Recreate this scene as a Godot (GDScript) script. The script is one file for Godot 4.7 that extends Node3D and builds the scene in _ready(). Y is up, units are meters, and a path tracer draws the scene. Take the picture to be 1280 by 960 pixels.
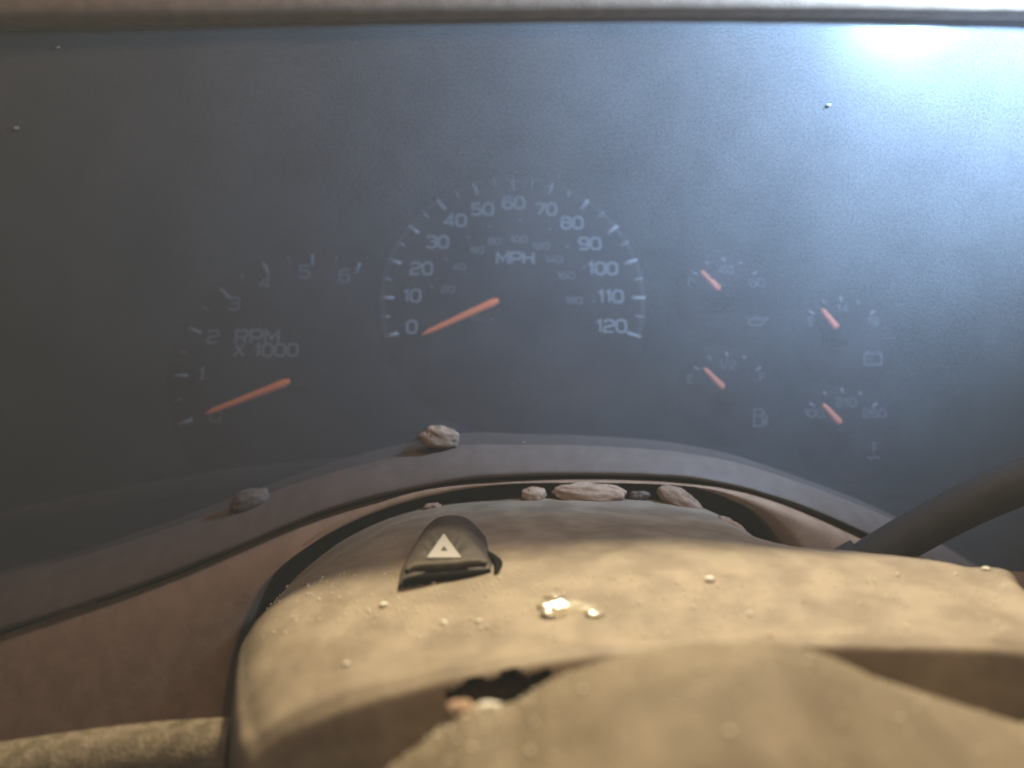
extends Node3D
# The gauges of a dusty truck dashboard, seen from the driver's seat: a tilted instrument cluster behind a dust-filmed
# lens, a brown rim and fascia, the tan steering column shroud with its hazard button, and the steering wheel pad.

const EYE := 0.335          # metres from the middle of the gauge panel to the camera
const K := 0.0010147        # picture pixel (of 1280) per metre of distance
const TILT := 14.0          # the gauge panel leans back by this

var rng := RandomNumberGenerator.new()
var M := {}
var lump_noise := FastNoiseLite.new()

# ---------------------------------------------------------------- helpers
func at(px: float, py: float, z: float) -> Vector3:                       # a point on the plane z, as measured in the photograph
	var d := (EYE - z) * K
	return Vector3((px - 640.0) * d, (480.0 - py) * d, z)

func panel_normal() -> Vector3:
	return Vector3(0, sin(deg_to_rad(TILT)), cos(deg_to_rad(TILT)))

func on_panel(px: float, py: float, h := 0.0) -> Vector3:                 # a point h above the tilted gauge panel
	var n := panel_normal()
	var dir := Vector3((px - 640.0) * K, (480.0 - py) * K, -1.0)
	var eye := Vector3(0, 0, EYE)
	return eye + dir * ((h - n.dot(eye)) / n.dot(dir))

func local(px: float, py: float) -> Vector2:                              # the same in the panel's own right/up axes
	var p := on_panel(px, py)
	return Vector2(p.x, p.dot(Vector3(0, cos(deg_to_rad(TILT)), -sin(deg_to_rad(TILT)))))

func numbered(called: String, parent: Node) -> String:
	if not parent.has_node(called):
		return called
	var k := 1
	while parent.has_node("%s_%03d" % [called, k]):
		k += 1
	return "%s_%03d" % [called, k]

func tag(o: Node, label: String, category: String, group := "") -> Node:
	o.set_meta("label", label); o.set_meta("category", category)
	if group: o.set_meta("group", group)
	return o

func thing(called: String, label: String, category: String, where := Vector3.ZERO, group := "") -> Node3D:
	var o := Node3D.new()
	o.name = numbered(called, self)
	add_child(o, true)
	o.position = where
	tag(o, label, category, group)
	return o

func part(called: String, mesh: Mesh, m: Material, parent: Node = self) -> MeshInstance3D:
	var o := MeshInstance3D.new()
	o.name = numbered(called, parent)
	o.mesh = mesh
	o.material_override = m
	parent.add_child(o, true)
	return o

func lin(r: float, g: float, b: float) -> Color:
	return Color(r, g, b).linear_to_srgb()

func noise_tex(seed_: int, freq: float, c0: Color, c1: Color, lo := 0.3, hi := 0.7, oct := 5, size := 512, gain := 0.55) -> NoiseTexture2D:
	var n := FastNoiseLite.new()
	n.noise_type = FastNoiseLite.TYPE_SIMPLEX_SMOOTH
	n.seed = seed_; n.frequency = freq; n.fractal_octaves = oct; n.fractal_gain = gain
	var t := NoiseTexture2D.new()
	t.width = size; t.height = size; t.seamless = true; t.noise = n
	var g := Gradient.new()
	g.offsets = PackedFloat32Array([lo, hi]); g.colors = PackedColorArray([c0, c1])
	t.color_ramp = g
	return t

func mat(called: String, c0: Color, c1: Color, rough: float, spec: float, per_metre: float, seed_: int, bump := 0.0, lo := 0.3, hi := 0.7) -> StandardMaterial3D:
	var m := StandardMaterial3D.new()
	m.resource_name = called
	m.albedo_color = Color.WHITE
	m.albedo_texture = noise_tex(seed_, 0.012, c0, c1, lo, hi)
	m.uv1_triplanar = true; m.uv1_world_triplanar = true
	m.uv1_scale = Vector3.ONE * per_metre
	m.roughness = rough; m.metallic_specular = spec
	if bump > 0.0:
		m.heightmap_enabled = true
		m.heightmap_scale = bump
		m.heightmap_texture = noise_tex(seed_ + 7, 0.06, Color.BLACK, Color.WHITE, 0.2, 0.8, 4)
	M[called] = m
	return m

func plain(called: String, c: Color, rough: float, spec := 0.4) -> StandardMaterial3D:
	var m := StandardMaterial3D.new()
	m.resource_name = called; m.albedo_color = c; m.roughness = rough; m.metallic_specular = spec
	M[called] = m
	return m

func spline(pts: Array, n: int) -> PackedVector3Array:                    # n points along a smooth curve through pts, evenly by parameter
	var out := PackedVector3Array()
	var last := pts.size() - 1
	for i in n:
		var t := float(i) / (n - 1) * last
		var k := mini(int(t), last - 1)
		var f := t - k
		var a: Vector3 = pts[maxi(k - 1, 0)]; var b: Vector3 = pts[k]
		var c: Vector3 = pts[k + 1]; var d: Vector3 = pts[mini(k + 2, last)]
		out.append(b.cubic_interpolate(c, a, d, f))
	return out

func grid_mesh(rows: Array, chipped := false) -> ArrayMesh:             # rows of equally many points joined into a smooth sheet
	var st := SurfaceTool.new()
	st.begin(Mesh.PRIMITIVE_TRIANGLES)
	st.set_smooth_group(0)
	var w: int = rows[0].size()
	for r in rows:
		for p in r:
			st.set_uv(Vector2(p.x, p.y))
			st.add_vertex(p)
	for j in rows.size() - 1:
		for i in w - 1:
			if chipped and not chip(rows[j][i]):
				continue
			var a := j * w + i
			for q in [a, a + 1, a + w, a + 1, a + w + 1, a + w]:
				st.add_index(q)
	st.generate_normals()
	return st.commit()

func loft(sections: Array, across: int, along: int, rough := 0.0, chipped := false) -> ArrayMesh:
	var lines := []
	for s in sections:
		lines.append(spline(s, across))
	var rows := []
	for j in along:
		rows.append(PackedVector3Array())
	for i in across:
		var col := []
		for l in lines:
			col.append(l[i])
		var c := spline(col, along)
		for j in along:
			var p := c[j]
			if rough > 0.0:
				p += Vector3(lump_noise.get_noise_3dv(p * 900.0), lump_noise.get_noise_3dv(p * 900.0 + Vector3(50, 0, 0)), lump_noise.get_noise_3dv(p * 900.0 + Vector3(0, 90, 0))) * rough
			rows[j].append(p)
	return grid_mesh(rows, chipped)

func px_curve(pts: Array, z: float) -> Array:
	var out := []
	for p in pts:
		out.append(at(p[0], p[1], z))
	return out

func tube(path: PackedVector3Array, radii: Array, sides := 14, squash := 1.0) -> ArrayMesh:
	var rows := []
	for j in path.size():
		var d := (path[mini(j + 1, path.size() - 1)] - path[maxi(j - 1, 0)]).normalized()
		var u := d.cross(Vector3(0, 0, 1) if absf(d.z) < 0.9 else Vector3(0, 1, 0)).normalized()
		var v := d.cross(u)
		var t := float(j) / (path.size() - 1) * (radii.size() - 1)
		var k := mini(int(t), radii.size() - 2)
		var r := lerpf(radii[k], radii[k + 1], t - k)
		var row := PackedVector3Array()
		for i in sides + 1:
			var a := TAU * i / sides
			row.append(path[j] + u * cos(a) * r + v * sin(a) * r * squash)
		rows.append(row)
	return grid_mesh(rows)

func lump(size: Vector3, seed_: int, wobble := 0.35, rings := 24, sides := 36) -> ArrayMesh:
	var n := FastNoiseLite.new()
	n.seed = seed_; n.frequency = 1.0; n.fractal_octaves = 2; n.noise_type = FastNoiseLite.TYPE_SIMPLEX_SMOOTH
	var rows := []
	for j in rings + 1:
		var row := PackedVector3Array()
		var th := PI * j / rings
		for i in sides + 1:
			var a := TAU * (i % sides) / sides
			var d := Vector3(sin(th) * cos(a), cos(th), sin(th) * sin(a))
			d *= 1.0 + wobble * 0.7 * n.get_noise_3dv(d * 1.4) + 0.025 * n.get_noise_3dv(d * 4.0)
			row.append(d * size * 0.5)
		rows.append(row)
	return grid_mesh(rows)

# lettering: strokes on a 1 x 1 field, squarish with cut corners like the print on the gauges
var GLYPH := {
	"0": [1.0, [[.2,0, .8,0, 1,.2, 1,.8, .8,1, .2,1, 0,.8, 0,.2, .2,0]]],
	"1": [.5, [[.05,.82, .4,1, .4,0]]],
	"2": [1.0, [[0,.82, .18,1, .82,1, 1,.85, 1,.66, .84,.53, .16,.46, 0,.3, 0,0, 1,0]]],
	"3": [1.0, [[0,.86, .16,1, .82,1, 1,.85, 1,.66, .86,.53, .35,.53], [.86,.53, 1,.38, 1,.16, .82,0, .16,0, 0,.14]]],
	"4": [1.0, [[.76,0, .76,1, 0,.32, 0,.27, 1,.27]]],
	"5": [1.0, [[.96,1, .06,1, .06,.56, .82,.58, 1,.44, 1,.16, .82,0, .16,0, 0,.13]]],
	"6": [1.0, [[.94,.9, .82,1, .2,1, 0,.82, 0,.18, .2,0, .8,0, 1,.18, 1,.4, .82,.56, 0,.56]]],
	"7": [1.0, [[0,1, 1,1, 1,.88, .4,0]]],
	"8": [1.0, [[.2,0, .8,0, 1,.17, 1,.38, .85,.53, .95,.66, .95,.85, .8,1, .2,1, .05,.85, .05,.66, .15,.53, 0,.38, 0,.17, .2,0], [.15,.53, .85,.53]]],
	"9": [1.0, [[.06,.1, .18,0, .8,0, 1,.18, 1,.82, .8,1, .2,1, 0,.82, 0,.6, .18,.44, 1,.44]]],
	"M": [1.15, [[0,0, 0,1, .57,.3, 1.15,1, 1.15,0]]],
	"P": [1.0, [[0,0, 0,1, .82,1, 1,.84, 1,.56, .82,.4, 0,.4]]],
	"H": [1.0, [[0,0, 0,1], [1,0, 1,1], [0,.52, 1,.52]]],
	"R": [1.0, [[0,0, 0,1, .82,1, 1,.84, 1,.58, .82,.43, 0,.43], [.55,.43, 1,0]]],
	"X": [1.0, [[0,0, 1,1], [0,1, 1,0]]],
	"E": [.9, [[.9,1, 0,1, 0,0, .9,0], [0,.52, .8,.52]]],
	"F": [.9, [[.9,1, 0,1, 0,0], [0,.5, .8,.5]]],
	"k": [.8, [[0,0, 0,1], [.75,.68, 0,.3], [.25,.42, .8,0]]],
	"m": [1.1, [[0,0, 0,.68, .45,.68, .55,.55, .55,0], [.55,.6, .65,.68, 1.0,.68, 1.1,.55, 1.1,0]]],
	"h": [.8, [[0,0, 0,1], [0,.62, .65,.62, .8,.48, .8,0]]],
	"/": [.6, [[0,-.1, .6,1.1]]],
	" ": [.5, []],
}

func stroke(st: SurfaceTool, pts: PackedVector2Array, w: float) -> void:  # a flat ribbon w wide along pts, mitred
	var n := pts.size()
	var closed := pts[0].distance_to(pts[n - 1]) < 1e-6
	var le := PackedVector2Array(); var ri := PackedVector2Array()
	for i in n:
		var a := pts[i] - pts[i - 1] if i > 0 else (pts[0] - pts[n - 2] if closed else pts[1] - pts[0])
		var b := pts[i + 1] - pts[i] if i < n - 1 else (pts[1] - pts[0] if closed else a)
		a = a.normalized(); b = b.normalized()
		var m := (a + b).normalized().orthogonal()
		var k := w * 0.5 / maxf(0.45, m.dot(a.orthogonal()))
		le.append(pts[i] + m * k); ri.append(pts[i] - m * k)
	for i in n - 1:
		for q in [le[i], ri[i], le[i + 1], le[i + 1], ri[i], ri[i + 1]]:
			st.set_normal(Vector3(0, 0, 1))
			st.add_vertex(Vector3(q.x, q.y, 0))

func lettering(text: String, centre: Vector2, size: Vector2, weight: float) -> ArrayMesh:   # size is that of one wide glyph
	var st := SurfaceTool.new()
	st.begin(Mesh.PRIMITIVE_TRIANGLES)
	var gap := 0.32
	var total := 0.0
	for c in text:
		total += GLYPH[c][0] + gap
	total -= gap
	var x := -total * 0.5
	for c in text:
		for line in GLYPH[c][1]:
			var pts := PackedVector2Array()
			for i in range(0, line.size(), 2):
				pts.append(centre + Vector2((x + line[i]) * size.x, (line[i + 1] - 0.5) * size.y))
			stroke(st, pts, weight)
		x += GLYPH[c][0] + gap
	return st.commit()

func lines_mesh(lines: Array, w: float) -> ArrayMesh:
	var st := SurfaceTool.new()
	st.begin(Mesh.PRIMITIVE_TRIANGLES)
	for l in lines:
		stroke(st, PackedVector2Array(l), w)
	return st.commit()

func bar_mesh(a: Vector2, b: Vector2, wa: float, wb: float, h := 0.00025) -> ArrayMesh:     # a printed tick: a very low block
	var st := SurfaceTool.new()
	st.begin(Mesh.PRIMITIVE_TRIANGLES)
	var o := (b - a).normalized().orthogonal()
	var q := [a + o * wa * .5, b + o * wb * .5, b - o * wb * .5, a - o * wa * .5]
	for k in [0, 1, 2, 0, 2, 3]:
		st.add_vertex(Vector3(q[k].x, q[k].y, h))
	for k in 4:
		var p: Vector2 = q[k]; var r: Vector2 = q[(k + 1) % 4]
		for v in [Vector3(p.x, p.y, h), Vector3(p.x, p.y, 0), Vector3(r.x, r.y, h), Vector3(r.x, r.y, h), Vector3(p.x, p.y, 0), Vector3(r.x, r.y, 0)]:
			st.add_vertex(v)
	st.generate_normals()
	return st.commit()

func disc(r: float, h: float, chamfer: float, sides := 48) -> ArrayMesh:  # a low round boss whose face looks along +z
	var rows := []
	for ring in [[r, 0.0], [r, h - chamfer], [r - chamfer, h], [0.0, h]]:
		var row := PackedVector3Array()
		for i in sides + 1:
			var a := TAU * i / sides
			row.append(Vector3(cos(a) * ring[0], sin(a) * ring[0], ring[1]))
		rows.append(row)
	return grid_mesh(rows)

func needle_mesh(tip: Vector2, butt: Vector2, w_tip: float, w_butt: float, h: float) -> ArrayMesh:  # a tapered half-round pointer, floating h over the dial
	var rows := []
	var d := (butt - tip)
	var o := d.normalized().orthogonal()
	for j in 13:
		var t := float(j) / 12.0
		var c := tip + d * t
		var w := lerpf(w_tip, w_butt, t) * 0.5
		if j == 0: w *= 0.3
		if j == 12: w *= 0.55
		var row := PackedVector3Array()
		for i in 9:
			var a := PI * i / 8.0
			var q := c + o * cos(a) * w
			row.append(Vector3(q.x, q.y, h + sin(a) * w * 0.9))
		rows.append(row)
	return grid_mesh(rows)

# ---------------------------------------------------------------- gauges
# Dials are built in the panel's own axes: x right, y up, z out of the panel.
func gauge(called: String, label: String, cluster: Node3D, c: Vector2, r: float, m: Material) -> MeshInstance3D:
	var g := part(called, disc(r, 0.00025, 0.0002, 72), m, cluster)
	g.position = Vector3(c.x, c.y, 0.0)
	if label: g.set_meta("label", label)
	return g

func mark(g: Node3D, called: String, mesh: Mesh, m: Material) -> MeshInstance3D:
	var o := part(called, mesh, m, g)
	o.position = Vector3(0, 0, 0.0005)
	return o

func ticks(g: Node3D, r0: float, r1: float, angles: Array, w0: float, w1: float, m: Material, called := "tick_mark") -> void:
	for a in angles:
		var d := Vector2(sin(deg_to_rad(a)), cos(deg_to_rad(a)))
		mark(g, called, bar_mesh(d * r0, d * r1, w0, w1), m)

func needle(g: Node3D, c: Vector2, tip_px: Array, butt_px: Array, w: float, h: float, m: Material) -> void:
	var a := on_panel(tip_px[0], tip_px[1], h); var b := on_panel(butt_px[0], butt_px[1], h)
	var up := Vector3(0, cos(deg_to_rad(TILT)), -sin(deg_to_rad(TILT)))
	var a2 := Vector2(a.x, a.dot(up)) - c
	var b2 := Vector2(b.x, b.dot(up)) - c
	part("needle", needle_mesh(a2, b2, w * 0.55, w, h), m, g)
	var cap := part("needle_hub", disc(w * 1.1, h + 0.0008, 0.0006, 32), M.hub_black, g)
	var dir := (b2 - a2).normalized()
	var hub := b2 + dir * w * 1.0
	cap.position = Vector3(hub.x, hub.y, 0)

func lens_rows(inv: Transform3D, off: float) -> Array:
	var rr := []
	for j in 13:
		var t := j / 12.0
		var y := lerpf(-0.085, 0.1275, t)
		var z := 0.026 + 0.034 * t + 0.006 * sin(PI * t) + off
		var row := PackedVector3Array()
		for i in 25:
			var x := -0.30 + 0.6 * i / 24.0
			row.append(inv * Vector3(x, y, z - 0.05 * x * x))
		rr.append(row)
	return rr

func build_cluster() -> void:
	var cl := thing("instrument_cluster", "dark gauge panel with orange needles behind a dusty clear lens", "instrument cluster")
	cl.rotation_degrees.x = -TILT
	# backing panel with a rounded edge
	var rows := []
	for e in [[0.0, -0.012], [0.0, -0.002], [0.0015, -0.0005], [0.004, 0.0]]:
		var row := PackedVector3Array()
		var x0: float = -0.33 + e[0]; var x1: float = 0.33 - e[0]; var y0: float = -0.12 + e[0]; var y1: float = 0.20 - e[0]
		for q in [Vector2(x0, y0), Vector2(x1, y0), Vector2(x1, y1), Vector2(x0, y1), Vector2(x0, y0)]:
			row.append(Vector3(q.x, q.y, e[1]))
		rows.append(row)
	part("panel_edge", grid_mesh(rows), M.panel_black, cl)
	var pl := PlaneMesh.new(); pl.size = Vector2(0.652, 0.312); pl.orientation = PlaneMesh.FACE_Z; pl.center_offset = Vector3(0, 0.040, 0)
	part("gauge_panel", pl, M.panel_black, cl)

	# speedometer
	var c := local(641, 373)
	var g := gauge("speedometer", "", cl, c, 0.0605, M.dial_black)
	var big := []; var mid := []; var fine := []
	for k in 13:
		big.append(-108.0 + 18.0 * k)
		if k < 12:
			mid.append(-99.0 + 18.0 * k)
			for f in [1, 2, 3, 4, 6, 7, 8, 9]:
				fine.append(-108.0 + 18.0 * k + 1.8 * f)
	ticks(g, 0.0518, 0.0578, big, 0.0015, 0.0013, M.tick_white)
	ticks(g, 0.0538, 0.0578, mid, 0.0011, 0.0010, M.print_white)
	var st := SurfaceTool.new()
	st.begin(Mesh.PRIMITIVE_TRIANGLES)
	for a in fine:
		var d := Vector2(sin(deg_to_rad(a)), cos(deg_to_rad(a)))
		stroke(st, PackedVector2Array([d * 0.0558, d * 0.0578]), 0.00042)
	mark(g, "fine_graduation", st.commit(), M.print_grey).set_meta("kind", "stuff")
	for e in [["0", 515, 409], ["10", 515, 370], ["20", 527, 336], ["30", 547, 303], ["40", 569, 276], ["50", 603, 262], ["60", 642, 254], ["70", 682, 262], ["80", 715, 279], ["90", 737, 305], ["100", 753, 336], ["110", 763, 371], ["120", 764, 408]]:
		mark(g, "number", lettering(e[0], local(e[1], e[2]) - c, Vector2(0.0040, 0.0053), 0.00105), M.print_white)
	for e in [["20", 560, 362], ["40", 574, 334], ["60", 597, 313], ["80", 618, 302], ["100", 648, 300], ["120", 676, 308], ["140", 692, 325], ["160", 707, 345], ["180", 717, 376]]:
		mark(g, "small_number", lettering(e[0], local(e[1], e[2]) - c, Vector2(0.0023, 0.0027), 0.0005), M.print_grey)
		var q := local(e[1], e[2]) - c
		var dot := q.normalized() * (q.length() + (0.0082 if e[0].length() > 2 else 0.0066))
		mark(g, "dot", bar_mesh(dot, dot + q.normalized() * 0.0012, 0.0009, 0.0009), M.print_grey)
	mark(g, "unit", lettering("MPH", local(644, 323) - c, Vector2(0.0042, 0.0051), 0.00115), M.print_white)
	mark(g, "unit", lettering("km/h", local(603, 397) - c, Vector2(0.0022, 0.0030), 0.00055), M.print_grey)
	needle(g, c, [528, 418], [623, 375], 0.0037, 0.008, M.needle_orange)

	# tachometer
	c = local(381, 470)
	g = gauge("tachometer", "", cl, c, 0.0585, M.dial_black)
	big = []; mid = []
	for k in 7:
		big.append(-112.5 + 22.5 * k)
		if k < 6: mid.append(-101.25 + 22.5 * k)
	ticks(g, 0.0496, 0.0556, big, 0.0015, 0.0013, M.print_white)
	ticks(g, 0.0520, 0.0556, mid, 0.0009, 0.0009, M.print_dim)
	for e in [["0", 270, 519], ["1", 252, 468], ["2", 267, 421], ["3", 293, 380], ["4", 332, 353], ["5", 381, 340], ["6", 431, 345]]:
		mark(g, "number", lettering(e[0], local(e[1], e[2]) - c, Vector2(0.0044, 0.0055), 0.0009), M.print_grey)
	mark(g, "unit", lettering("RPM", local(322, 421) - c, Vector2(0.0048, 0.0056), 0.00115), M.print_grey)
	mark(g, "unit", lettering("X 1000", local(333, 438) - c, Vector2(0.0041, 0.0052), 0.00105), M.print_grey)
	needle(g, c, [257, 517], [363, 476], 0.0037, 0.008, M.needle_orange)

	# the four small gauges: centre, needle tip and butt, three numbers
	var small := [
		["oil_pressure_gauge", [907, 372], [875, 338], [899, 363], [["0", 864, 354], ["40", 907, 338], ["80", 946, 354]], -45.0],
		["fuel_gauge", [911, 493], [879, 460], [904, 486], [["E", 863, 474], ["1/2", 909, 456], ["F", 953, 472]], -45.0],
		["voltage_gauge", [1055, 422], [1027, 386], [1046, 411], [["9", 1013, 402], ["14", 1053, 386], ["19", 1090, 402]], -40.0],
		["temperature_gauge", [1057, 539], [1028, 505], [1050, 530], [["100", 1017, 517], ["210", 1057, 503], ["260", 1092, 517]], -43.0]]
	for e in small:
		c = local(e[1][0], e[1][1])
		g = gauge(e[0], "", cl, c, 0.0225, M.dial_black)
		ticks(g, 0.0158, 0.0186, [-50, 0, 50], 0.0013, 0.0011, M.print_grey)
		ticks(g, 0.0166, 0.0186, [-25, 25], 0.0011, 0.0010, M.print_grey)
		for t in e[4]:
			mark(g, "number", lettering(t[0], local(t[1], t[2]) - c, Vector2(0.0026, 0.0034), 0.0006), M.print_dim)
		needle(g, c, e[2], e[3], 0.0037, 0.006, M.needle_hazed)
	# printed symbols under the small gauges
	var oil := [[local(936, 397), local(936, 407), local(951, 407), local(959, 398), local(949, 400), local(936, 399)], [local(931, 396), local(936, 399)], [local(941, 397), local(946, 397)]]
	var pump := [[local(942, 533), local(942, 512), local(953, 512), local(953, 533), local(940, 533)], [local(942, 520), local(953, 520)], [local(953, 516), local(958, 519), local(958, 530), local(955, 530), local(955, 524)]]
	var batt := [[local(1080, 443), local(1080, 456), local(1101, 456), local(1101, 443), local(1080, 443)], [local(1083, 443), local(1083, 440), local(1087, 440)], [local(1095, 440), local(1098, 440), local(1098, 443)], [local(1083, 449), local(1088, 449)]]
	var therm := [[local(1091, 552), local(1091, 566)], [local(1091, 555), local(1096, 555)], [local(1091, 560), local(1096, 560)], [local(1083, 571), local(1088, 574), local(1093, 571), local(1099, 574)]]
	for e in [["oil_can_symbol", oil], ["fuel_pump_symbol", pump], ["battery_symbol", batt], ["thermometer_symbol", therm]]:
		var o := part(e[0], lines_mesh(e[1], 0.0007), M.print_dim, cl)
		o.position = Vector3(0, 0, 0.0006)

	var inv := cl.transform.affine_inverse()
	var band := []  # raised band standing in for the rim reflected in the lens
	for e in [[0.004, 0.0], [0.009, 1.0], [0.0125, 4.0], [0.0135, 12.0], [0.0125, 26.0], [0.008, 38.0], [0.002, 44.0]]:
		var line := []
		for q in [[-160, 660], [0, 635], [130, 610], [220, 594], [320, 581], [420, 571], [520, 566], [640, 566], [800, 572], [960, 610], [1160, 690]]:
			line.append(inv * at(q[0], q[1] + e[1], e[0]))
		band.append(line)
	part("reflection_band", loft(band, 60, 30), M.reflection_dark, cl)

	# clear lens leaning out at the top; its front carries the dust and the veiling glare
	var lens := part("lens", grid_mesh(lens_rows(inv, 0.0)), M.clear_lens, cl)
	for e in [[1036, 131, .0018], [72, 59, .0016], [20, 160, .0024], [655, 553, .0009], [665, 568, .0008]]:
		var z := 0.05
		for k in 6:
			var t: float = (at(e[0], e[1], z).y + 0.085) / 0.2125
			z = 0.026 + 0.034 * t + 0.006 * sin(PI * t) - 0.05 * pow(at(e[0], e[1], z).x, 2)
		var fl := part("dust_fleck", lump(Vector3(e[2], e[2] * 0.6, 0.0004), int(e[0]), 0.4, 8, 12), M.fleck, lens)
		fl.position = inv * at(e[0], e[1], z + 0.0012)
	part("dust_haze_film", grid_mesh(lens_rows(inv, 0.0008)), M.dust_haze_film, lens)

# ---------------------------------------------------------------- dash
func build_dash() -> void:
	var d := thing("dashboard", "brown dash fascia and overhanging hood around the gauges", "dashboard")
	# hood over the cluster: a padded lip that rolls back towards the windscreen
	var prof := [[0.168, -0.16], [0.174, -0.06], [0.174, 0.02], [0.165, 0.045], [0.152, 0.058], [0.1410, 0.0635], [0.1335, 0.0665], [0.1290, 0.0668], [0.1268, 0.0645], [0.1266, 0.0600], [0.1270, 0.056]]
	var secs := []
	for p in prof:
		var line := []
		for i in 9:
			var x := -0.32 + 0.64 * i / 8.0
			line.append(Vector3(x, p[0] - 0.0012 * sin(i * 0.9) - 0.06 * x * x * 0.35, p[1]))
		secs.append(line)
	part("hood", loft(secs, 60, 60, 0.0003), M.hood_brown, d)
	secs = []
	for p in [[0.1272, 0.0555], [0.150, 0.036], [0.167, -0.02], [0.170, -0.08]]:
		var line := []
		for i in 9:
			var x := -0.32 + 0.64 * i / 8.0
			line.append(Vector3(x, p[0] - 0.0012 * sin(i * 0.9) - 0.021 * x * x, p[1]))
		secs.append(line)
	part("hood_lining", loft(secs, 30, 12), M.panel_black, d)
	# fascia below the rim with the arched opening for the column
	var out_edge := [[-120, 850], [0, 795], [200, 727], [400, 645], [560, 607], [700, 598], [850, 602], [960, 622], [1080, 671], [1160, 715], [1230, 760]]
	var arch := [[255, 1150], [268, 960], [282, 850], [305, 775], [350, 708], [425, 650], [540, 611], [700, 603], [850, 606], [925, 628], [968, 660], [1000, 730], [1010, 900]]
	var a := spline(px_curve(out_edge, 0.050), 90)
	var b := spline(px_curve(arch, 0.058), 90)
	var rows := []
	for k in 7:
		var row := PackedVector3Array()
		for i in 90:
			var p: Vector3 = a[i].lerp(b[i], k / 6.0)
			p.z += 0.004 * sin(PI * k / 6.0)
			row.append(p)
		rows.append(row)
	var inner := PackedVector3Array(); var inner2 := PackedVector3Array()
	for i in 90:
		inner.append(b[i] + Vector3(0, -0.0006, -0.003)); inner2.append(b[i] + Vector3(0, -0.0006, -0.02))
	rows.append(inner); rows.append(inner2)
	# fill the far lower left and right outside the arch
	part("fascia", grid_mesh(rows), M.fascia_brown, d)
	var left := [px_curve([[-300, 930], [-120, 850], [0, 795], [120, 752]], 0.0495), px_curve([[-300, 1300], [-120, 1300], [100, 1300], [262, 1300]], 0.060)]
	part("knee_panel", loft(left, 24, 8), M.fascia_brown, d)
	var right := [px_curve([[985, 760], [1080, 720], [1230, 712], [1500, 735]], 0.046), px_curve([[985, 1200], [1080, 1200], [1230, 1200], [1500, 1200]], 0.06)]
	part("knee_panel", loft(right, 24, 8), M.fascia_brown, d)
	var back := [px_curve([[100, 590], [400, 590], [800, 590], [1150, 620]], 0.012), px_curve([[100, 1250], [400, 1250], [800, 1250], [1150, 1250]], 0.012)]
	part("gap_shade", loft(back, 12, 6), M.shade_black, d)  # black sheet standing in for shade in the gap round the column

	# rim along the lower edge of the cluster opening
	var r := thing("cluster_rim", "grey brown plastic rim arching under the gauges", "trim")
	var top := [[-120, 770], [0, 722], [100, 695], [200, 662], [300, 625], [420, 582], [560, 549], [660, 547], [800, 553], [900, 568], [1000, 600], [1110, 645], [1190, 690], [1260, 735]]
	var low := [[-120, 838], [0, 789], [100, 757], [200, 722], [300, 682], [420, 634], [560, 602], [660, 594], [800, 594], [900, 604], [1000, 632], [1110, 680], [1190, 722], [1260, 765]]
	secs = []
	for e in [[0.0, -0.10, 0.020], [0.0, 0.0, 0.030], [1.0, 0.10, 0.037], [1.0, 0.30, 0.045], [1.0, 0.62, 0.051], [1.0, 0.90, 0.054], [1.0, 1.0, 0.0535], [1.0, 1.03, 0.050], [1.0, 1.03, 0.038]]:
		var line := []
		for i in top.size():
			line.append(at(lerpf(top[i][0], low[i][0], e[1]), lerpf(top[i][1], low[i][1], e[1]), e[2]))
		secs.append(line)
	part("rim_strip", loft(secs, 120, 40, 0.00025), M.rim_grey, r)

	# gear lever coming up from behind the column on the right
	var lv := thing("gear_lever", "dark grey gear lever rising to the right of the column", "lever")
	var path := spline([at(1000, 760, 0.070), at(1075, 708, 0.074), at(1140, 668, 0.078), at(1230, 622, 0.084), at(1350, 575, 0.092), at(1480, 535, 0.1)], 40)
	part("shaft", tube(path, [0.0066, 0.0068, 0.0068, 0.0070, 0.0074], 20), M.lever_grey, lv)
	part("collar", tube(spline([at(1020, 745, 0.071), at(1050, 726, 0.0725), at(1085, 702, 0.075)], 8), [0.0095, 0.0098, 0.0086], 20), M.lever_grey, lv)

# ---------------------------------------------------------------- column
func chip(p: Vector3) -> bool:                                            # the broken-out notch in the lip of the shroud
	var q := Vector2(p.x - at(620, 866, 0.182).x, p.y - at(620, 866, 0.182).y) / Vector2(0.0104, 0.0034)
	q.y -= q.x * 0.5
	return p.z < 0.168 or q.length() + 0.35 * lump_noise.get_noise_3dv(p * 3500.0) > 1.0

func on_button(px: float, py: float, zf: float) -> Vector3:               # the button's face slopes back as it rises
	return at(px, py, zf + 0.0140 - (728.0 - py) * 0.00030)

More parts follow.
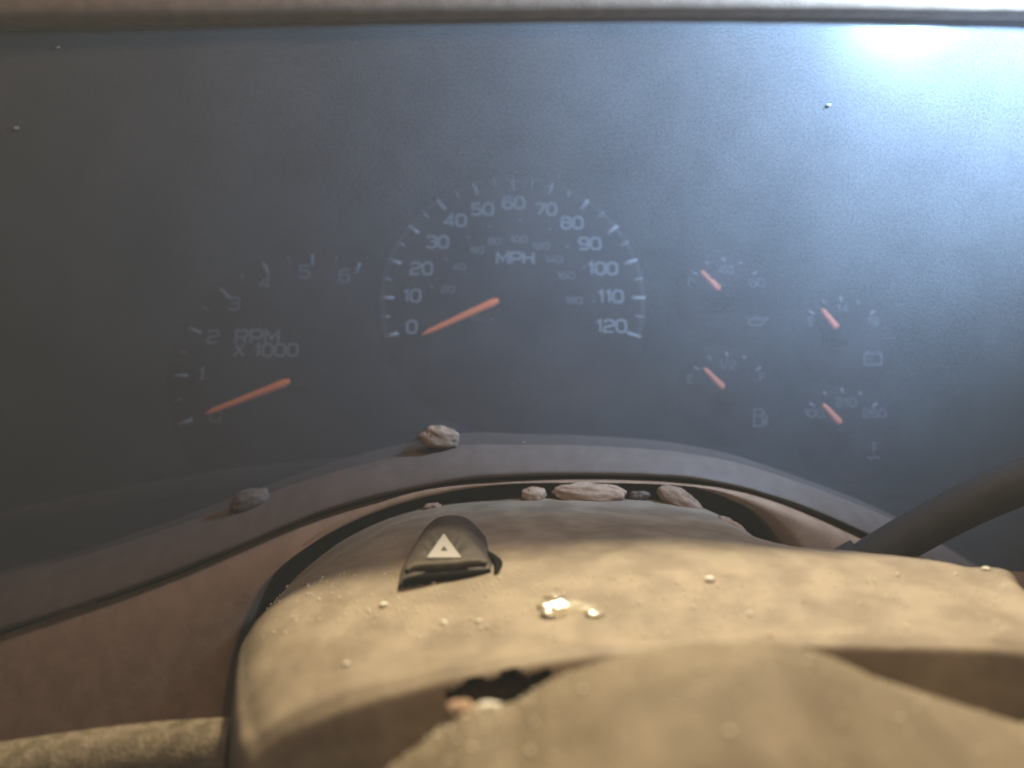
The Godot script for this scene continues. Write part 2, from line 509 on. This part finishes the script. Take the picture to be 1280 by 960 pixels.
func build_column() -> void:
	var s := thing("steering_column_shroud", "dusty tan plastic column shroud with hazard button on top", "steering column")
	var rings := [
		[0.045, [[345, 1100], [342, 860], [365, 760], [415, 695], [485, 650], [570, 628], [700, 622], [840, 627], [905, 648], [950, 690], [975, 770], [985, 1100]]],
		[0.058, [[335, 1100], [332, 850], [352, 752], [405, 692], [482, 650], [570, 630], [700, 624], [840, 629], [910, 650], [957, 690], [985, 770], [995, 1100]]],
		[0.085, [[312, 1120], [312, 852], [330, 770], [388, 715], [475, 668], [565, 650], [700, 644], [845, 648], [925, 664], [980, 705], [1020, 790], [1040, 1100]]],
		[0.110, [[300, 1140], [300, 858], [318, 782], [378, 730], [472, 696], [575, 676], [710, 668], [860, 668], [980, 682], [1080, 702], [1130, 800], [1150, 1120]]],
		[0.130, [[292, 1160], [293, 870], [312, 792], [370, 742], [470, 722], [600, 702], [730, 692], [870, 687], [1050, 694], [1195, 706], [1262, 760], [1290, 1140]]],
		[0.143, [[288, 1180], [290, 890], [308, 815], [360, 770], [465, 748], [620, 728], [745, 716], [880, 712], [1060, 716], [1215, 724], [1290, 775], [1320, 1160]]],
		[0.158, [[286, 1200], [289, 920], [310, 850], [368, 808], [480, 785], [640, 764], [770, 752], [890, 748], [1070, 748], [1240, 756], [1330, 800], [1370, 1180]]],
		[0.172, [[284, 1240], [290, 960], [318, 900], [390, 858], [510, 828], [650, 806], [780, 794], [900, 788], [1080, 784], [1270, 790], [1390, 830], [1440, 1200]]],
		[0.178, [[286, 1260], [296, 990], [330, 925], [405, 882], [520, 848], [655, 822], [785, 808], [905, 801], [1085, 798], [1280, 806], [1410, 850], [1470, 1220]]],
		[0.181, [[290, 1290], [306, 1040], [345, 970], [420, 922], [530, 886], [660, 858], [790, 842], [910, 834], [1090, 830], [1285, 840], [1420, 890], [1480, 1240]]],
		[0.180, [[300, 1340], [316, 1150], [355, 1090], [430, 1050], [540, 1010], [665, 980], [790, 960], [910, 950], [1090, 945], [1285, 955], [1420, 1000], [1480, 1300]]],
		[0.176, [[310, 1420], [326, 1330], [365, 1290], [440, 1260], [550, 1240], [670, 1220], [790, 1200], [910, 1190], [1090, 1190], [1285, 1200], [1420, 1230], [1480, 1400]]],
	]
	var secs := []
	for e in rings:
		secs.append(px_curve(e[1], e[0]))
	part("shell", loft(secs, 230, 230, 0.00045, true), M.tan_plastic, s)

	var core := [px_curve([[530, 856], [580, 846], [640, 836], [710, 830]], 0.172), px_curve([[530, 886], [580, 876], [640, 866], [710, 858]], 0.1768), px_curve([[530, 960], [580, 955], [640, 950], [710, 945]], 0.1778)]
	part("foam_core", loft(core, 40, 30, 0.0016), M.foam_brown, s)

	# hazard button: an arched knob in a slot, white triangle on its face
	var face := [[496, 732], [500, 714], [511, 693], [523, 675], [536, 664], [550, 660], [566, 660], [581, 665], [595, 679], [607, 694], [615, 707], [618, 722]]
	var zf := 0.1265
	var rows := []
	for e in [[0.0, 0.020, 1.0], [0.0, 0.004, 1.0], [0.0, 0.0012, 0.985], [0.0, 0.0, 0.93], [0.0, -0.0002, 0.6], [0.0, -0.0002, 0.0]]:
		var row := PackedVector3Array()
		var fp := []
		for q in face:
			fp.append(on_button(558.0 + (q[0] - 558.0) * e[2], 702.0 + (q[1] - 702.0) * e[2], zf))
		for p in spline(fp, 40):
			row.append(p - Vector3(0, 0, e[1]))
		rows.append(row)
	var hz := part("hazard_button", grid_mesh(rows), M.button_brown, s)
	var tri := []
	for k in 3:
		var o := [[555, 666], [534, 696], [577, 696]][k] as Array
		tri.append(on_button(o[0], o[1], zf) + Vector3(0, 0, 0.0007))
	var cen := (tri[0] + tri[1] + tri[2]) / 3.0 as Vector3
	var st := SurfaceTool.new()
	st.begin(Mesh.PRIMITIVE_TRIANGLES)
	for k in 3:
		var p: Vector3 = tri[k]; var q: Vector3 = tri[(k + 1) % 3]
		var pi_ := cen + (p - cen) * 0.2; var qi := cen + (q - cen) * 0.2
		for v in [p, pi_, q, q, pi_, qi]:
			st.add_vertex(v)
	st.generate_normals()
	part("warning_triangle", st.commit(), M.triangle_white, hz)
	var bar := []
	for q in [[509, 713], [520, 708], [558, 706], [596, 702], [608, 704]]:
		bar.append(on_button(q[0], q[1], zf) + Vector3(0, 0, 0.0008))
	var lip := tube(spline(bar, 20), [0.0007, 0.0013, 0.0013, 0.0007], 12)
	bar = []
	for q in [[504, 727], [520, 724], [558, 721], [596, 717], [613, 714]]:
		bar.append(on_button(q[0], q[1], zf) + Vector3(0, 0, 0.0002))
	part("recess_shade", tube(spline(bar, 20), [0.0006, 0.0013, 0.0013, 0.0007], 12), M.shade_black, hz)  # black strip laid on for the shade under the lip
	part("lit_button_lip", lip, M.lit_button_lip, hz)
	var pts := []
	for q in [[621, 718], [621, 706], [616, 696], [608, 688]]:
		pts.append(shell_point(q[0], q[1]))
	part("slot_shade", tube(spline(pts, 14), [0.0006, 0.0013, 0.0013, 0.0006], 10), M.shade_black, s)  # black strip laid over the shell for shade in the slot

	# stalk reaching out to the left
	var k := thing("column_stalk", "dusty tan stalk reaching left from the column shroud", "lever")
	var path := spline([at(292, 940, 0.148), at(180, 950, 0.150), at(60, 967, 0.152), at(-120, 995, 0.154)], 60)
	part("shaft", tube(path, [0.0078, 0.0082, 0.0084, 0.0084], 24), M.tan_dusty, k)

	# steering wheel: the padded centre in front of the shroud
	var w := thing("steering_wheel_pad", "worn tan steering wheel centre pad nearest the camera", "steering wheel")
	var edge := [[430, 1030], [480, 968], [525, 930], [560, 904], [580, 890], [610, 884], [645, 876], [690, 848], [780, 818], [880, 804], [975, 804], [1040, 822], [1120, 856], [1280, 906], [1400, 950], [1500, 1010]]
	var rr := []
	for e in [[0.186, 150.0, 0.94], [0.192, 40.0, 0.97], [0.1965, 7.0, 0.99], [0.199, 0.0, 1.0], [0.2025, 4.0, 1.0], [0.209, 26.0, 1.0], [0.220, 85.0, 1.0], [0.232, 180.0, 1.0], [0.240, 330.0, 1.0], [0.241, 560.0, 1.0]]:
		var line := []
		for q in edge:
			line.append(at(820.0 + (q[0] - 820.0) * e[2], q[1] + e[1], e[0]))
		rr.append(line)
	part("cover", loft(rr, 220, 110, 0.00035), M.tan_pad, w)

# ---------------------------------------------------------------- bits lying about
func bit(called: String, label: String, category: String, px: float, py: float, z: float, size: Vector3, turn: float, m: Material, seed_: int, group := "", wob := 0.35) -> void:
	var o := part(called, lump(size, seed_, wob), m, self)
	o.position = at(px, py, z)
	o.rotation_degrees = Vector3(0, 0, turn)
	tag(o, label, category, group)

func build_bits() -> void:
	var grp := "crumbled lumps round the column"
	bit("lump", "rounded brown lump stuck on top of the rim, above the hazard button", "debris", 550, 547, 0.043, Vector3(0.0145, 0.0085, 0.008), -4, M.crumb_brown, 3, grp)
	bit("lump", "low brown lump on the rim's left slope below the tachometer", "debris", 312, 626, 0.042, Vector3(0.0155, 0.0085, 0.008), 20, M.crumb_dull, 5, grp, 0.2)
	bit("lump", "small squarish tan lump in the gap left of the long tan piece", "debris", 667, 618, 0.058, Vector3(0.0085, 0.0055, 0.006), 3, M.crumb_tan, 8, grp, 0.35)
	bit("lump", "long tan piece lying in the gap behind the shroud", "debris", 739, 617, 0.059, Vector3(0.0255, 0.0075, 0.008), -3, M.crumb_tan, 11, grp, 0.3)
	bit("lump", "slanting tan chunk in the gap at the shroud's right shoulder", "debris", 850, 628, 0.059, Vector3(0.0185, 0.0085, 0.008), -32, M.crumb_brown, 14, grp, 0.3)
	bit("lump", "thin tan flake sliding down the shroud's right shoulder", "debris", 917, 664, 0.068, Vector3(0.0155, 0.006, 0.007), -38, M.crumb_brown, 17, grp, 0.3)
	bit("lump", "tiny dull crumb on the shroud just behind the hazard button", "debris", 540, 634, 0.059, Vector3(0.0060, 0.0030, 0.004), 10, M.crumb_brown, 21, grp, 0.5)
	bit("lump", "tiny dark crumb between the long piece and the slanting chunk", "debris", 800, 619, 0.057, Vector3(0.0070, 0.0035, 0.004), 0, M.rim_grey, 24, grp, 0.5)
	# glossy spill and pale crumbs on the lit top
	var sp := thing("dried_spill", "glossy wet-looking yellow spill on the lit top of the shroud", "spill")
	var pud := part("puddle", lump(Vector3(0.0150, 0.0009, 0.0056), 31, 0.4), M.gloss_drop, sp)
	pud.position = shell_point(722, 764)
	pud.rotation_degrees = Vector3(32, 0, -6)
	for e in [[692, 746, 0.0034], [690, 757, 0.0056], [703, 762, 0.0042], [742, 768, 0.0036]]:
		var o := part("droplet", lump(Vector3(e[2] * 1.3, e[2] * 0.4, e[2]), int(e[0]), 0.4), M.gloss_drop, sp)
		o.position = shell_point(e[0], e[1])
	var pale := "pale crumbs on the column shroud"
	var spots := [[887, 725, 0.0030, "bright white crumb on the shroud's top right of the spill"], [555, 779, 0.0018, "white speck below the hazard button"], [433, 830, 0.0016, "white speck near the shroud's left shoulder"], [1232, 714, 0.0026, "whitish crumb at the far right end of the shroud's crest"],
		[480, 757, 0.0024, "pale crumb left of the white speck below the hazard button"], [1175, 738, 0.0014, "small pale speck inward of the crest's right end"], [598, 776, 0.0018, "dull cream crumb between white speck and spill"], [940, 768, 0.0016, "faint cream speck under the bright white crumb"]]
	for e in spots:
		var o := part("crumb", lump(Vector3(e[2], e[2] * 0.6, e[2]) * 0.85, int(e[0]), 0.5, 8, 12), M.crumb_white, self)
		o.position = shell_point(e[0], e[1]) + Vector3(0, e[2] * 0.1, 0)
		tag(o, e[3], "crumb", pale)
	# foam crumbs hanging in the broken lip
	var fg := "foam crumbs in the broken lip"
	var fi := 0
	for e in [[574, 884, 0.0034, "brownish foam crumb at the left end of the broken lip"], [592, 888, 0.0026, "middle foam crumb in the broken lip"], [610, 884, 0.0030, "whitest foam crumb at the right of the broken lip"]]:
		var o := part("foam_crumb", lump(Vector3(e[2] * 1.3, e[2] * 0.6, e[2]), 70 + fi, 0.6), [M.crumb_tan, M.crumb_tan, M.crumb_white][fi], self)
		o.position = at(e[0], e[1], 0.200)
		tag(o, e[3], "foam crumb", fg)
		fi += 1
	# fine grit over everything that faces up: nobody could count it
	var grit := MultiMeshInstance3D.new()
	grit.name = "grit"
	var mm := MultiMesh.new()
	mm.transform_format = MultiMesh.TRANSFORM_3D
	mm.mesh = lump(Vector3.ONE, 5, 0.5, 4, 6)
	mm.instance_count = 1200
	var pad: PackedVector3Array = get_node("steering_wheel_pad/cover").mesh.surface_get_arrays(0)[Mesh.ARRAY_VERTEX]
	for i in 1200:
		var px := rng.randf_range(320, 1260)
		var py := rng.randf_range(715, 800)
		var p := shell_point(px, py)
		if i >= 900:
			p = pad[rng.randi_range(pad.size() / 3, pad.size() * 3 / 4)]
		var sz := rng.randf_range(0.0002, 0.0008) * (1.0 if rng.randf() < 0.9 else 1.6)
		mm.set_instance_transform(i, Transform3D(Basis.from_euler(Vector3(rng.randf() * TAU, rng.randf() * TAU, 0)).scaled(Vector3.ONE * sz), p))
	grit.multimesh = mm
	grit.material_override = M.grit
	add_child(grit, true)
	tag(grit, "fine pale grit scattered over the tops of shroud and wheel pad", "grit")
	grit.set_meta("kind", "stuff")

var shell_cells := {}
func shell_point(px: float, py: float) -> Vector3:                        # where the line of sight through a pixel meets the shroud
	if shell_cells.is_empty():
		var me: ArrayMesh = get_node("steering_column_shroud/shell").mesh
		for v in me.surface_get_arrays(0)[Mesh.ARRAY_VERTEX]:
			if v.z < 0.1785:
				var d: float = (EYE - v.z) * K
				var c := Vector2i(int((640.0 + v.x / d) / 12.0), int((480.0 - v.y / d) / 12.0))
				if not shell_cells.has(c): shell_cells[c] = []
				shell_cells[c].append(v)
	var best := Vector3.ZERO
	var score := 1e9
	for i in [-1, 0, 1]:
		for j in [-1, 0, 1]:
			for v in shell_cells.get(Vector2i(int(px / 12.0) + i, int(py / 12.0) + j), []):
				var d: float = (EYE - v.z) * K
				var e := absf(640.0 + v.x / d - px) + absf(480.0 - v.y / d - py)
				if e < score:
					score = e; best = v
	return best

func build_lamp() -> void:  # out of view; bulb, socket and cord chosen to make the glare
	var l := thing("unseen_lamp", "unseen bluish white lamp above the top right, placed to cast the lens glare", "lamp", LAMP)
	var bulb := SphereMesh.new()
	bulb.radius = 0.024; bulb.height = 0.048; bulb.radial_segments = 32; bulb.rings = 16
	part("bulb", bulb, M.bulb_glow, l)
	part("socket", tube(spline([Vector3(0, 0.0225, 0), Vector3(0, 0.029, 0), Vector3(0, 0.037, 0), Vector3(0, 0.045, 0)], 12), [0.0095, 0.0115, 0.0115, 0.006], 20), M.hub_black, l)
	part("cord", tube(spline([Vector3(0, 0.045, 0), Vector3(0.002, 0.08, 0.002), Vector3(0.008, 0.16, -0.01), Vector3(0.012, 0.3, -0.02)], 20), [0.0022, 0.0022], 10), M.hub_black, l)

var LAMP := Vector3(0.184, 0.165, 0.140)

func _ready() -> void:
	rng.seed = 41
	lump_noise.seed = 9; lump_noise.frequency = 0.05; lump_noise.fractal_octaves = 3
	# camera
	var cam := Camera3D.new()
	cam.name = "camera"
	cam.position = Vector3(0, 0, EYE)
	cam.keep_aspect = Camera3D.KEEP_HEIGHT
	var ca := CameraAttributesPhysical.new()
	ca.frustum_focal_length = 6.0
	ca.exposure_aperture = 1.35
	ca.frustum_focus_distance = 0.248
	ca.frustum_near = 0.005; ca.frustum_far = 20.0
	cam.attributes = ca
	cam.fov = rad_to_deg(2.0 * atan(480.0 * K)); cam.near = 0.005; cam.far = 20.0
	add_child(cam); cam.current = true
	# a dark cab round about, no sky: warm backdrop colour as ambient fill
	var we := WorldEnvironment.new()
	var env := Environment.new()
	env.background_mode = Environment.BG_COLOR
	env.background_color = lin(0.048, 0.035, 0.024)
	env.tonemap_mode = Environment.TONE_MAPPER_LINEAR
	env.tonemap_exposure = 1.0
	env.sdfgi_enabled = true; env.ssao_enabled = true; env.ssil_enabled = true
	env.fog_enabled = true          # thin haze standing in for veiling glare around the lamp
	env.fog_density = 0.27
	env.fog_light_color = lin(.72, .83, 1.0)
	we.environment = env
	add_child(we)
	# light of the unseen white lamp, aimed to throw glare on the cluster
	var sp := SpotLight3D.new()
	sp.name = "unseen_lamp_light"
	sp.position = LAMP
	sp.light_color = Color(0.66, 0.82, 1.0)
	sp.light_energy = 0.205
	sp.light_size = 0.014
	sp.spot_range = 3.0; sp.spot_attenuation = 2.0
	sp.spot_angle = 70.0; sp.spot_angle_attenuation = 0.5
	sp.shadow_enabled = true
	add_child(sp)
	sp.look_at(LAMP + Vector3(-0.32, -0.03, -1.0))
	# an unseen warm light above the dash lighting the shroud, cut off by the hood
	var wl := SpotLight3D.new()
	wl.name = "warm_light"
	wl.position = Vector3(0.08, 0.62, -0.10)
	wl.light_color = Color(1.0, 0.93, 0.77)
	wl.light_energy = 1.15
	wl.light_size = 0.035
	wl.spot_range = 3.0; wl.spot_attenuation = 2.0
	wl.spot_angle = 40.0; wl.spot_angle_attenuation = 0.6
	wl.shadow_enabled = true
	add_child(wl)
	wl.look_at(Vector3(0.03, -0.05, 0.17))

	# dim warm light out of view, placed to warm the lens dust, rim and fascia
	var warm_omni := OmniLight3D.new()
	warm_omni.name = "unseen_warm_omni"
	warm_omni.position = Vector3(0.10, 0.55, 0.40)
	warm_omni.light_color = Color(1.0, 0.83, 0.70)
	warm_omni.light_energy = 0.135
	warm_omni.light_size = 0.05
	warm_omni.omni_range = 4.0; warm_omni.omni_attenuation = 2.0
	warm_omni.shadow_enabled = true
	add_child(warm_omni)

	# materials
	mat("panel_black", lin(.009, .013, .013), lin(.013, .018, .018), 0.9, 0.1, 6.0, 1)
	mat("dial_black", lin(.012, .012, .014), lin(.017, .017, .019), 0.9, 0.1, 8.0, 2)
	plain("tick_white", lin(.34, .34, .35), 0.7, 0.2)
	plain("print_white", lin(.22, .22, .23), 0.7, 0.2)
	plain("print_grey", lin(.15, .15, .155), 0.7, 0.2)
	plain("print_dim", lin(.085, .088, .092), 0.7, 0.2)
	plain("hub_black", lin(.010, .010, .011), 0.95, 0.1)
	plain("needle_hazed", lin(.62, .19, .10), 0.6, 0.3)  # paler orange: haze over the small gauges put into the colour
	plain("needle_orange", lin(1.0, .24, .07), 0.5, 0.3)
	var cl := plain("clear_lens", Color(1, 1, 1, 0.02), 0.25, 0.5)
	cl.transparency = BaseMaterial3D.TRANSPARENCY_ALPHA
	var df := mat("dust_haze_film", lin(.335, .34, .35), lin(.36, .365, .375), 1.0, 0.0, 9.0, 3)  # lens dust, made strong enough to carry the veiling glare too
	df.specular_mode = BaseMaterial3D.SPECULAR_DISABLED
	df.albedo_color = Color(1, 1, 1, 0.28)
	df.albedo_texture = noise_tex(3, 0.22, lin(.29, .29, .30), lin(.53, .525, .54), 0.2, 0.8, 3)
	df.detail_enabled = true
	df.detail_blend_mode = BaseMaterial3D.BLEND_MODE_MUL
	df.detail_albedo = noise_tex(33, 0.006, lin(.86, .86, .86), lin(1, 1, 1), 0.2, 0.75, 5)
	df.detail_uv_layer = BaseMaterial3D.DETAIL_UV_1
	df.transparency = BaseMaterial3D.TRANSPARENCY_ALPHA
	mat("hood_brown", lin(.21, .145, .10), lin(.27, .19, .135), 0.8, 0.3, 14.0, 4, 0.004)
	mat("fascia_brown", lin(.35, .225, .145), lin(.42, .275, .18), 0.75, 0.3, 14.0, 5, 0.004)
	mat("rim_grey", lin(.140, .104, .084), lin(.170, .130, .106), 0.6, 0.4, 18.0, 6, 0.004)
	mat("reflection_dark", lin(.040, .034, .030), lin(.055, .047, .041), 0.8, 0.2, 18.0, 26)  # tone of the rim's reflection, given to the band
	mat("lever_grey", lin(.055, .052, .054), lin(.075, .070, .071), 0.55, 0.4, 14.0, 7, 0.002)
	mat("foam_brown", lin(.09, .065, .042), lin(.24, .175, .115), 0.95, 0.1, 60.0, 19, 0.05)
	plain("shade_black", lin(.010, .010, .010), 0.8, 0.2)  # black standing in for shade in gap, recess and slot
	mat("tan_plastic", lin(.25, .20, .145), lin(.375, .308, .228), 0.62, 0.4, 9.0, 8, 0.008, 0.25, 0.75)
	mat("tan_pad", lin(.175, .138, .094), lin(.27, .218, .152), 0.7, 0.35, 9.0, 9, 0.008, 0.25, 0.75)
	mat("tan_dusty", lin(.13, .105, .072), lin(.23, .19, .135), 0.9, 0.2, 30.0, 10, 0.03, 0.35, 0.65)
	mat("button_brown", lin(.058, .046, .037), lin(.098, .079, .063), 0.6, 0.4, 30.0, 12, 0.003)
	mat("lit_button_lip", lin(.085, .07, .05), lin(.14, .115, .08), 0.6, 0.4, 30.0, 13, 0.003)  # paler than the button: light on the lip put into the colour
	plain("triangle_white", lin(.56, .54, .50), 0.6)
	mat("crumb_tan", lin(.62, .42, .29), lin(.74, .54, .39), 0.9, 0.2, 60.0, 14, 0.05)
	mat("crumb_brown", lin(.40, .27, .185), lin(.50, .35, .245), 0.9, 0.2, 60.0, 15, 0.05)
	mat("crumb_dull", lin(.15, .115, .095), lin(.20, .155, .13), 0.9, 0.2, 60.0, 18, 0.02)
	mat("crumb_white", lin(.70, .66, .55), lin(.85, .82, .74), 0.6, 0.5, 80.0, 16)
	plain("fleck", lin(.30, .30, .30), 0.9, 0.1)
	plain("grit", lin(.72, .66, .52), 0.7)
	var gd := plain("gloss_drop", lin(.50, .43, .29), 0.16, 0.7)
	gd.clearcoat_enabled = true; gd.clearcoat = 1.0; gd.clearcoat_roughness = 0.05
	var bg := plain("bulb_glow", lin(.9, .9, .9), 0.4)
	bg.emission_enabled = true; bg.emission = Color(0.90, 0.96, 1.0); bg.emission_energy_multiplier = 4.0

	build_cluster()
	build_dash()
	build_column()
	build_bits()
	build_lamp()
